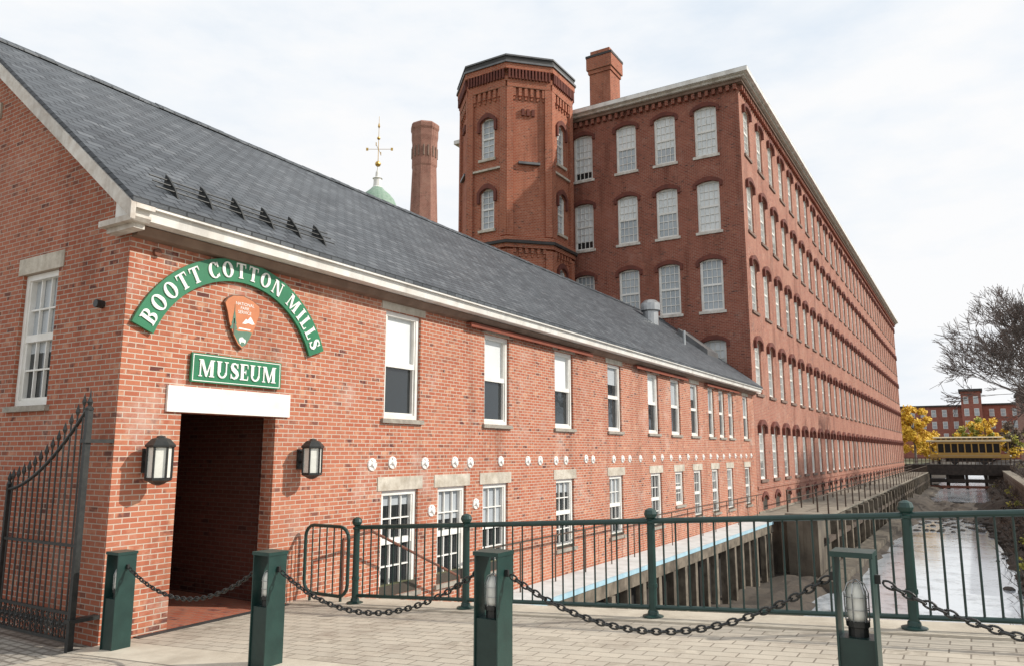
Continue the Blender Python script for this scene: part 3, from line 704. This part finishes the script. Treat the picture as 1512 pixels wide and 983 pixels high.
def mill_window_mesh(T,var,h=WH,w=ww,fill='mill_brick',hk='hood_brick_shaded',gk='pale_glass'):
    mb=MB(T)
    f_frame(mb,w,h-.01,4,6,fw=.08,mt=.03,n0=-.17,n1=-.08)
    f_glass(mb,w,h,var,'blind',-.155,gk)
    mb.box(-w/2-.1,w/2+.1,-.16,.07,-.13,-.003,'dull_sill' if fill=='mill_brick' else 'old_white')
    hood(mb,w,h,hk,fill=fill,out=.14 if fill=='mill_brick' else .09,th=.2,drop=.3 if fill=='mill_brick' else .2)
    return mb
VX=[mill_window_mesh(lambda u,n,z:(n,u,z),v,gk=g_).mesh("window",(0,0,0)) for v,g_ in ((1,'pale_glass'),(.55,'pale_glass'),(.7,'glass_dark'),(.5,'shade'),(.3,'glass_dark'))]
VY=[mill_window_mesh(lambda u,n,z:(u,-n,z),v,w=GW,fill='mill_brick_shaded',gk=g_).mesh("window",(0,0,0)) for v,g_ in ((1,'pale_glass'),(.5,'pale_glass'),(0,'pale_glass'),(.8,'glass_dark'),(.65,'shade'))]
for i,x in enumerate(gx):
    for j,t in enumerate(tops[:4]):
        v=[[0,0,2,0],[4,1,2,0],[1,1,2,0],[3,3,2,0]][i][j]
        place(VY[v],"window",(x,GY,t-WH),mill)
cnt=16;far=MB()
for i,y in enumerate(fy):
    for t in tops:
        if cnt<98: place(random.choice(VX),"window",(FX,y,t-WH),mill);cnt+=1
        else:
            q=mill_window_mesh((lambda yy,zz:(lambda u,n,z:(FX+n,yy+u,zz+z)))(y,t-WH),random.choice((1,.55,.8)))
            off=len(far.v);far.v+=q.v;far.f+=[[a+off for a in f] for f in q.f];far.m+=[far.mi(q.mats[k]) for k in q.m]
far.obj("windows",mill,kind="stuff")
mb=MB(lambda u,n,z:(n,u,z));f_frame(mb,.84,.66,3,1,fw=.05,n0=-.17,n1=-.1);f_glass(mb,.84,.66,0,n=-.155);hood(mb,.84,.66,'hood_brick_shaded',drop=.1,rise=.14,th=.14,out=.06,fill='mill_brick');bme=mb.mesh("basement_window",(0,0,0))
for y in fy: place(bme,"basement_window",(FX,y,-.78),mill)
mb=MB();mb.box(FX,FX+.05,GY,MY1,-.99,-.80,'stained_cap');mb.box(FX,FX+.045,GY,MY1,.16,.28,'mill_brick');mb.obj("water_table",mill)
ch=place(None,"chimney",(-18,41,19.8),mill)
mb=MB();mb.box(-18.75,-17.35,40.2,41.7,19.5,25.7,'tower_brick');mb.obj("stack",ch)
mb=MB();mb.box(-18.82,-17.28,40.13,41.77,25.1,25.35,'tower_brick');mb.box(-18.90,-17.20,40.05,41.85,25.351,26.15,'tower_brick');mb.box(-18.93,-17.17,40.02,41.88,26.151,26.3,'cap_dark');mb.box(-18.7,-17.4,40.25,41.65,26.301,26.65,'tower_brick');mb.obj("cap",ch)
# ============================================================ TOWER
tw=thing("octagonal_brick_tower",(-19.6,33,-.8),"octagonal red brick stair tower with corbelled top","tower")
tc=(-19.6,32.6);ph=rad(22.5)
def octa(mb,r,z0,z1,k): mb.lathe((tc[0],tc[1],0),[(r,z0),(r,z1)],8,k,ph)
RC=2.93;ap=RC*math.cos(ph);o_=.45
side=2*RC*math.sin(ph);TWH=[(16.2,18.35),(12.55,14.65),(8.7,10.8)]
def face(i):
    a=rad(45*i);nx,ny=math.cos(a),math.sin(a)
    return lambda u,n,z:(tc[0]+nx*(ap+n)-ny*u,tc[1]+ny*(ap+n)+nx*u,z)
mb=MB()
for i in range(8):
    mb.T=face(i)
    hs=[(-.40,.40,a_,b_) for a_,b_ in TWH] if i in (0,6) else []
    wall_holes(mb,-side/2,side/2,-.8,20.6+o_,hs,.2,'tower_brick')
mb.obj("wall",tw)
mb=MB()
for i in range(8):
    mb.T=face(i)
    for s_ in (-1,1):
        u0,u1=(side/2-.30,side/2+.04) if s_>0 else (-side/2-.04,-side/2+.30)
        mb.box(u0,u1,.0,.13,12.1,19.3+o_,'tower_brick')
        mb.box(u0,u1,.0,.13,4,11.4,'tower_brick')
    for zt in (19.0+o_,11.4):
        for j in range(6):
            u=-side/2+.36+j*(side-.72)/5.0
            mb.box(u-.075,u+.075,.0,.11,zt-.15,zt+.3,'tower_brick');mb.box(u-.05,u+.05,.0,.06,zt-.32,zt-.151,'tower_brick')
    mb.box(-side/2,side/2,0,.14,19.301+o_,19.6+o_,'tower_brick')
    if i in (7,5,1):
        mb.box(-.55,.55,.0,.16,15.75,15.87,'cap_metal')
        for j in range(3): mb.box(-.30+j*.26-.07,-.30+j*.26+.07,0,.10,18.3,18.65,'hood_brick_shaded')
    else: mb.box(-side/2+.31,side/2-.31,.0,.12,15.55,15.65,'stone')
mb.obj("pilasters",tw,kind="stuff")
mb=MB();octa(mb,RC+.18,11.50,11.70,'tower_brick');octa(mb,RC+.30,11.70,11.84,'cap_dark');octa(mb,RC+.20,11.84,12.05,'tower_brick');mb.obj("string_course",tw)
mb=MB();octa(mb,RC+.15,19.60+o_,19.85+o_,'tower_brick')
for i in range(8):
    mb.T=face(i)
    for j in range(13):
        u=-side/2+(j+.5)*side/13;mb.box(u-.045,u+.045,.13,.25,19.7+o_,20.2+o_,'hood_brick_shaded')
mb.T=None;octa(mb,RC+.26,20.2+o_,20.5+o_,'tower_brick')
mb.obj("corbel_table",tw,kind="stuff")
mb=MB();octa(mb,RC+.34,20.5+o_,20.6+o_,'cap_metal');octa(mb,RC+.24,20.6+o_,20.86+o_,'cap_dark');octa(mb,RC+.30,20.86+o_,20.94+o_,'cap_metal');mb.obj("cap",tw)
for i in (0,6):
    for a_,b_ in TWH:
        T=(lambda fc_,zz:(lambda u,n,z:fc_(u,n,zz+z)))(face(i),a_)
        mb=MB(T);f_frame(mb,.80,b_-a_-.01,2,6,fw=.07,mt=.03,n0=-.17,n1=-.08);f_glass(mb,.80,b_-a_,1,'shade',-.155);hood(mb,.80,b_-a_,'hood_brick_shaded',drop=.5,rise=.22,th=.25,out=.12,fill='tower_brick')
        mb.box(-.5,.5,-.1,.1,-.14,-.003,'stone');mb.obj("window",tw)
# ============================================================ FAR CHIMNEY + BELL TOWER
fc=thing("factory_chimney",(-71,90,0),"tall tapering octagonal brick factory chimney","chimney")
mb=MB();mb.lathe((-71,90,0),[(3.2,0),(2.25,38),(1.98,46.3)],8,'chimney_brick',ph);mb.obj("shaft",fc)
mb=MB();mb.lathe((-71,90,0),[(1.97,45.9),(2.08,46.3),(2.08,50.2),(2.2,51.0),(2.2,52.0),(2.34,52.4),(2.34,53.0),(2.1,53.3)],8,'chimney_brick',ph)
for i in range(8):
    a=rad(45*i);nx,ny=math.cos(a),math.sin(a)
    for s_ in (-.35,.35):
        mb.cyl((-71+1.95*nx-ny*s_,90+1.95*ny+nx*s_,47.6),(-71+1.95*nx-ny*s_,90+1.95*ny+nx*s_,49.3),.14,.14,6,'brown_trim')
mb.obj("crown",fc)
bt=thing("domed_bell_tower",(-62.8,70,0),"bell tower with green copper dome and gilded weather vane","tower")
bc=(-62.8,70,0)
mb=MB();mb.lathe(bc,[(3.2,0),(3.2,30),(3.4,30.2),(3.4,30.6),(2.7,30.8),(2.6,32.4)],8,'white_paint',ph);mb.obj("wall",bt)
mb=MB();mb.lathe(bc,[(2.7,32.4),(2.6,32.7),(2.25,33.5),(1.7,34.2),(1.0,34.8),(.65,35.2)],16,'copper');mb.obj("dome",bt,smooth=True)
mb=MB();mb.lathe(bc,[(.7,35.15),(.55,35.3),(.5,36.3),(.65,36.4),(.3,36.6),(.28,37.2),(.1,37.6),(.08,38)],12,'white_paint');mb.obj("finial",bt)
mb=MB();b0=Vector(bc)
mb.cyl(b0+Vector((0,0,37.8)),b0+Vector((0,0,44.9)),.055,.025,6,'gold');mb.ball((bc[0],bc[1],38.4),.38,'gold');mb.ball((bc[0],bc[1],41.9),.22,'gold')
mb.lathe((bc[0],bc[1],43.2),[(.02,0),(.16,.3),(.02,.9)],6,'gold')
for dx,dy in ((.85,.52),(.5,-.85)):
    d=Vector((dx,dy,0));mb.cyl(b0+Vector((0,0,40.4))-d*1.6,b0+Vector((0,0,40.4))+d*1.6,.032,.032,5,'gold')
    for s_ in (-1,1):
        e=b0+Vector((0,0,40.4))+d*1.6*s_;mb.extr([tuple(e+Vector((0,0,-.2))),tuple(e+Vector((0,0,.2))),tuple(e+d*.22+Vector((0,0,.2))),tuple(e+d*.22+Vector((0,0,-.2)))],(.05,.05,0),'gold')
mb.obj("weather_vane",bt)
# ============================================================ BRIDGE + TROLLEY
br=thing("trolley_bridge",(-2,120,-3.4),"low dark steel and timber bridge across the canal","bridge")
mb=MB();mb.box(-8.4,4.6,117.8,122.5,-.15,.12,'timber_dark');mb.obj("deck",br)
for x0,x1,ya,yb,za,zb_,k in ((-8.4,4.6,117.6,117.79,-1.25,.05,'timber_dark'),(-8.4,4.6,122.3,122.5,-.95,-.16,'timber_dark'),(-8.2,4.2,117.5,118.0,-2.2,-1.75,'timber_dark'),(-8.2,4.2,116.8,117.2,-2.9,-2.6,'rust')):
    mb=MB();mb.box(x0,x1,ya,yb,za,zb_,k);mb.obj("girder",br)
for x in (-7.9,-5.6,-3.4,-1.2,1.0,3.4):
    mb=MB();mb.box(x-.16,x+.16,117.85,122.2,-3.5,-1.06,'timber_dark');mb.obj("pier",br)
for x in (-6.8,-2.3,2.2):
    mb=MB();mb.box(x-.9,x+.9,118.1,118.2,-2.3,-1.07,'timber_dark');mb.obj("sluice_gate",br)
for i in range(27):
    mb=MB();x=-8.2+i*.48;mb.box(x-.04,x+.04,117.65,117.75,.1,.95,'timber_brown');mb.obj("rail_post",br)
for z0,z1 in ((.951,1.03),(.5,.56)):
    mb=MB();mb.box(-8.4,4.6,117.60,117.645,z0,z1,'timber_brown');mb.obj("rail",br)
mb=MB();mb.box(4.3,8,117.5,123,-3.4,.1,'dirty_concrete');mb.obj("abutment",br)
tr=thing("trolley_car",(-.7,120,.12),"yellow open trolley car with clerestory roof on bridge","trolley")
tx0,tx1,ty0,ty1=-5.4,4.0,118.9,121.3;zb=.95
mb=MB();mb.box(tx0+1.1,tx1-1.1,ty0,ty1,zb,zb+.75,'trolley_yellow');mb.box(tx0+.1,tx0+1.09,ty0+.1,ty1-.1,zb-.15,zb+.55,'trolley_yellow');mb.box(tx1-1.09,tx1-.1,ty0+.1,ty1-.1,zb-.15,zb+.55,'trolley_yellow')
mb.box(tx0+1.1,tx1-1.1,ty0-.02,ty0-.001,zb+.30,zb+.40,'trolley_cream');mb.box(tx0+1.1,tx1-1.1,ty0-.02,ty0-.001,zb+.0,zb+.08,'timber_brown')
nW=9;L=tx1-tx0-2.2
for yy in (ty0,ty1-.08):
    for i in range(nW+1):
        x=tx0+1.1+L*i/nW;mb.box(x-.07,x+.07,yy,yy+.08,zb+.751,zb+1.95,'trolley_yellow')
    mb.box(tx0+1.04,tx1-1.04,yy,yy+.08,zb+1.951,zb+2.2,'trolley_yellow')
for x in (tx0+.12,tx1-.2):
    for yy in (ty0+.15,ty1-.25,(ty0+ty1)/2-.05): mb.box(x,x+.08,yy,yy+.1,zb+.551,zb+2.2,'trolley_yellow')
mb.obj("body",tr)
mb=MB();mb.box(tx0+1.12,tx1-1.12,ty0+.06,ty0+.07,zb+.76,zb+1.94,'interior_dark');mb.box(tx0+1.12,tx1-1.12,ty1-.07,ty1-.06,zb+.76,zb+1.94,'interior_dark');mb.obj("window_glass",tr)
mb=MB()
mb.extr([(tx0-.2,ty0-.15,zb+2.2),(tx0-.2,ty1+.15,zb+2.2),(tx0-.2,ty1+.05,zb+2.36),(tx0-.2,ty1-.5,zb+2.46),(tx0-.2,ty0+.5,zb+2.46),(tx0-.2,ty0-.05,zb+2.36)],(tx1-tx0+.4,0,0),'trolley_cream')
mb.extr([(tx0+.8,ty0+.55,zb+2.461),(tx0+.8,ty1-.55,zb+2.461),(tx0+.8,ty1-.55,zb+2.72),(tx0+.8,ty0+.55,zb+2.72)],(L+.6,0,0),'trolley_yellow')
for i in range(12):
    x=tx0+1.1+i*.6;mb.box(x,x+.4,ty0+.53,ty0+.545,zb+2.52,zb+2.67,'interior_dark')
mb.extr([(tx0+.6,ty0+.45,zb+2.721),(tx0+.6,ty1-.45,zb+2.721),(tx0+.6,(ty0+ty1)/2,zb+2.9)],(L+1.0,0,0),'trolley_cream')
mb.obj("roof",tr)
mb=MB();mb.box(tx0+2,tx1-2,ty0+.2,ty1-.2,.5,zb-.001,'timber_dark');mb.box(tx0+.3,tx1-.3,ty0+.3,ty1-.3,zb-.25,zb-.16,'timber_dark');mb.obj("truck",tr)
for x in (tx0+3,tx1-3):
    for yy in (ty0+.25,ty1-.25):
        mb=MB();mb.cyl((x,yy-.06,.55),(x,yy+.06,.55),.42,.42,14,'black_rubber');mb.obj("wheel",tr)
for x in (tx0-.02,tx1+.02):
    mb=MB();mb.cyl((x-.1,120.1,zb+.3),(x+.1,120.1,zb+.3),.14,.14,10,'lamp_glass');mb.obj("headlight",tr)
# ============================================================ FAR BUILDINGS
fb=thing("distant_brick_mill",(10,230,0),"distant four storey brick mill with white windows","building")
mb=MB();mb.box(-30,-2.0,230,244,0,13.6,'far_brick');mb.box(2.5,44,231,245,0,13.8,'far_brick');mb.box(-2.0,2.5,226,236,0,17.2,'far_brick');mb.obj("wall",fb)
mb=MB();mb.box(-30.4,-2.01,229.5,244.4,13.6,14.0,'cap_dark');mb.box(2.51,44.4,230.5,245,13.8,14.2,'cap_dark');mb.box(-2.4,2.9,225.5,236.5,17.2,17.8,'cap_dark');mb.obj("roof",fb)
mb=MB();mb.box(-.55,.55,-.06,.0,0,1.9,'white_paint');mb.box(-.45,.45,-.09,-.061,.12,.9,'shade');mb.box(-.45,.45,-.09,-.061,1.0,1.78,'shade')
wme=mb.mesh("window",(0,0,0))
for fl in range(4):
    for i in range(11): place(wme,"window",(-28.5+i*2.5,230,1.6+fl*3.1),fb)
    for i in range(8): place(wme,"window",(4.6+i*2.5,231,1.6+fl*3.1),fb)
for fl in range(5):
    for i in range(2): place(wme,"window",(-.9+i*2.2,226,1.6+fl*3.1),fb)
f2=thing("brick_house",(14,175,0),"weathered pinkish brick building beside the canal","building")
mb=MB();mb.box(8.2,24,165,190,0,13,'chimney_brick');mb.obj("wall",f2)
mb=MB();mb.box(7.9,24.3,164.7,190.3,13,13.5,'cap_dark');mb.obj("roof",f2)
for fl in range(3):
    for i in range(6): place(wme,"window",(9.6+i*2.4,165,1.8+fl*3.6),f2)
# ============================================================ TREES
def leafcloud(mb,c,R,n,size,mats,ncl=22,squash=1.0):
    cl=[]
    for i in range(ncl):
        while True:
            p=Vector((random.uniform(-1,1),random.uniform(-1,1),random.uniform(-1,1)))
            if p.length<1: break
        cl.append((Vector((p.x*R,p.y*R,p.z*R*squash)),random.uniform(.22,.42)*R,random.choice(mats)))
    for i in range(n):
        q,r,k=random.choice(cl);d=Vector((random.gauss(0,1),random.gauss(0,1),random.gauss(0,1)));d=d.normalized()*r*random.uniform(.3,1)
        p=Vector(c)+q+d;a=Vector((random.uniform(-1,1),random.uniform(-1,1),random.uniform(-1,1))).normalized();b=a.orthogonal().normalized();s=size*random.uniform(.6,1.4)
        mb.poly([tuple(p+a*s),tuple(p+b*s*.7),tuple(p-a*s),tuple(p-b*s*.7)],k)
def leafy(x,y,h,r,mats,label,n=4200):
    t=thing("tree",(x,y,0),label,"tree","autumn trees")
    mb=MB();mb.cyl((x,y,-.1),(x+.1,y,h*.45),.22,.14,7,'bark')
    for i in range(7):
        a=random.uniform(0,6.28);mb.cyl((x+.1,y,h*random.uniform(.25,.5)),(x+r*.6*math.cos(a),y+r*.6*math.sin(a),h*random.uniform(.6,.9)),.08,.03,5,'bark')
    mb.obj("trunk",t)
    mb=MB();leafcloud(mb,(x,y,h*.56),r,n,.21,mats,34,h*.42/r);mb.obj("crown",t)
leafy(-8.3,140,10.2,2.3,['leaf_yellow'],"small tree with bright yellow autumn leaves",5200)
leafy(-6.1,146,5.4,2.0,['leaf_yellow'],"small tree with bright yellow autumn leaves",3000)
leafy(-1.2,150,7.0,2.1,['leaf_yellow','leaf_yellow','leaf_green'],"rounded tree with yellow green autumn leaves")
leafy(1.7,148,7.6,2.2,['leaf_yellow','leaf_yellow','leaf_green'],"rounded tree with yellow green autumn leaves")
leafy(5.0,152,6.4,2.2,['leaf_green','leaf_brown','leaf_yellow'],"rounded tree with fading green leaves")
def bare(x,y,h,label,seed,k='twig',depth=6,r0=.22,lean=(0,0),rmin=.011):
    rnd=random.Random(seed);mb=MB()
    def grow(p,d,L,r,dep):
        q=p+d*L;mb.cyl(p,q,max(r,rmin),max(r*.75,rmin),6 if dep>4 else 3,k,caps=False)
        if dep==0:return
        for i in range(rnd.choice((2,3,3)) if dep>1 else 4):
            a=Vector((rnd.gauss(0,1),rnd.gauss(0,1),rnd.gauss(0,.7)+.25)).normalized()
            nd=(d*1.0+a*rnd.uniform(.45,.9)).normalized()
            st=p+d*L*rnd.uniform(.5,1.0)
            grow(st,nd,L*rnd.uniform(.70,.88),r*rnd.uniform(.45,.62),dep-1)
    grow(Vector((x,y,-.3)),Vector((lean[0],lean[1],1)).normalized(),h*.22,r0,depth)
    t=thing("bare_tree",(x,y,0),label,"tree","bare trees")
    mb.obj("branches",t)
bare(4.3,50,15.5,"large leafless tree with fine grey brown branches",5,depth=8,r0=.24,lean=(-.10,0),rmin=.013)
bare(5.2,58,16,"large leafless tree with fine grey brown branches",3,depth=8,r0=.22,lean=(-.14,0),rmin=.014)
bare(6.6,72,15.5,"leafless tree with fine grey brown branches",9,depth=8,r0=.20,lean=(-.06,0),rmin=.015)
bare(7.4,96,14,"leafless tree with fine grey brown branches",12,depth=7,rmin=.02)
bare(10.5,112,14,"leafless tree with fine grey brown branches",21,depth=7,rmin=.022)
mb=MB()
for i in range(16): leafcloud(mb,(random.uniform(7,40),random.uniform(155,163),random.uniform(1.5,5)),random.uniform(2,3.2),380,.28,['leaf_brown','leaf_brown','leaf_green'],8,.9)
mb.obj("woods",kind="stuff")
mb=MB()
rnd=random.Random(4)
for i in range(2600):
    y=14+102*rnd.random()**1.3;x=rnd.uniform(.9,2.9) if rnd.random()<.7 else rnd.uniform(3.6,4.8);z=-3.35+max(0,(x-1.0))*.95
    a=Vector((rnd.gauss(0,.8),rnd.gauss(0,.8),.8)).normalized();L=rnd.uniform(.3,1.1)
    mb.cyl((x,y,z),tuple(Vector((x,y,z))+a*L),.018,.005,3,rnd.choice(('bark','twig','timber_dark','timber_brown')),caps=False)
for i in range(90):
    y=rnd.uniform(16,116);x=rnd.choice((rnd.uniform(1.3,2.6),rnd.uniform(3.8,5)));z=-3.3+max(0,(x-1.0))*.95
    leafcloud(mb,(x,y,z+.2),.6,60,.07,[rnd.choice(('leaf_brown','timber_brown','leaf_green','timber_dark'))],5,.6)
mb.obj("bank_scrub",kind="stuff")
# ============================================================ CAMERA, LIGHT, WORLD
cam=bpy.data.cameras.new("camera");co=bpy.data.objects.new("camera",cam);COL.objects.link(co)
cam.lens=36*1110/1512;cam.sensor_width=36;cam.clip_end=6000;cam.clip_start=.05
co.location=(0,0,1.8);co.rotation_euler=(rad(98.96),0,rad(31.3));S.camera=co
sd=Vector((.74,.36,.57)).normalized()
su=bpy.data.lights.new("sun",'SUN');su.energy=4.3;su.angle=rad(.8);su.color=(1,.94,.84)
so=bpy.data.objects.new("sun",su);COL.objects.link(so);so.rotation_euler=sd.to_track_quat('Z','Y').to_euler();so.location=(20,10,30)
w=bpy.data.worlds.new("World");S.world=w;w.use_nodes=True;n=w.node_tree.nodes;l=w.node_tree.links
bg=n["Background"];sky=n.new("ShaderNodeTexSky");sky.sky_type='NISHITA';sky.sun_disc=False
sky.sun_elevation=math.asin(sd.z);sky.sun_rotation=math.atan2(sd.x,sd.y);sky.dust_density=2
tc_=n.new("ShaderNodeTexCoord");mp=n.new("ShaderNodeMapping");mp.inputs["Scale"].default_value=(1,1,2.8);mp.inputs["Location"].default_value=(.3,.2,.4);l.new(tc_.outputs["Generated"],mp.inputs[0])
nf=noise(n,l,mp.outputs[0],1.9,8,.55)
cf=ramp(n,l,nf,.38,.56)
cl=mixrgb(n,l,(7.8,8.7,9.7),(9.75,9.8,9.9),cf)
fac=ramp(n,l,nf,.30,.5,(.90,.90,.90),(1,1,1))
l.new(mixrgb(n,l,sky.outputs[0],cl,fac),bg.inputs[0]);bg.inputs[1].default_value=.1
S.view_settings.view_transform='Standard';S.view_settings.look='None';S.view_settings.exposure=0
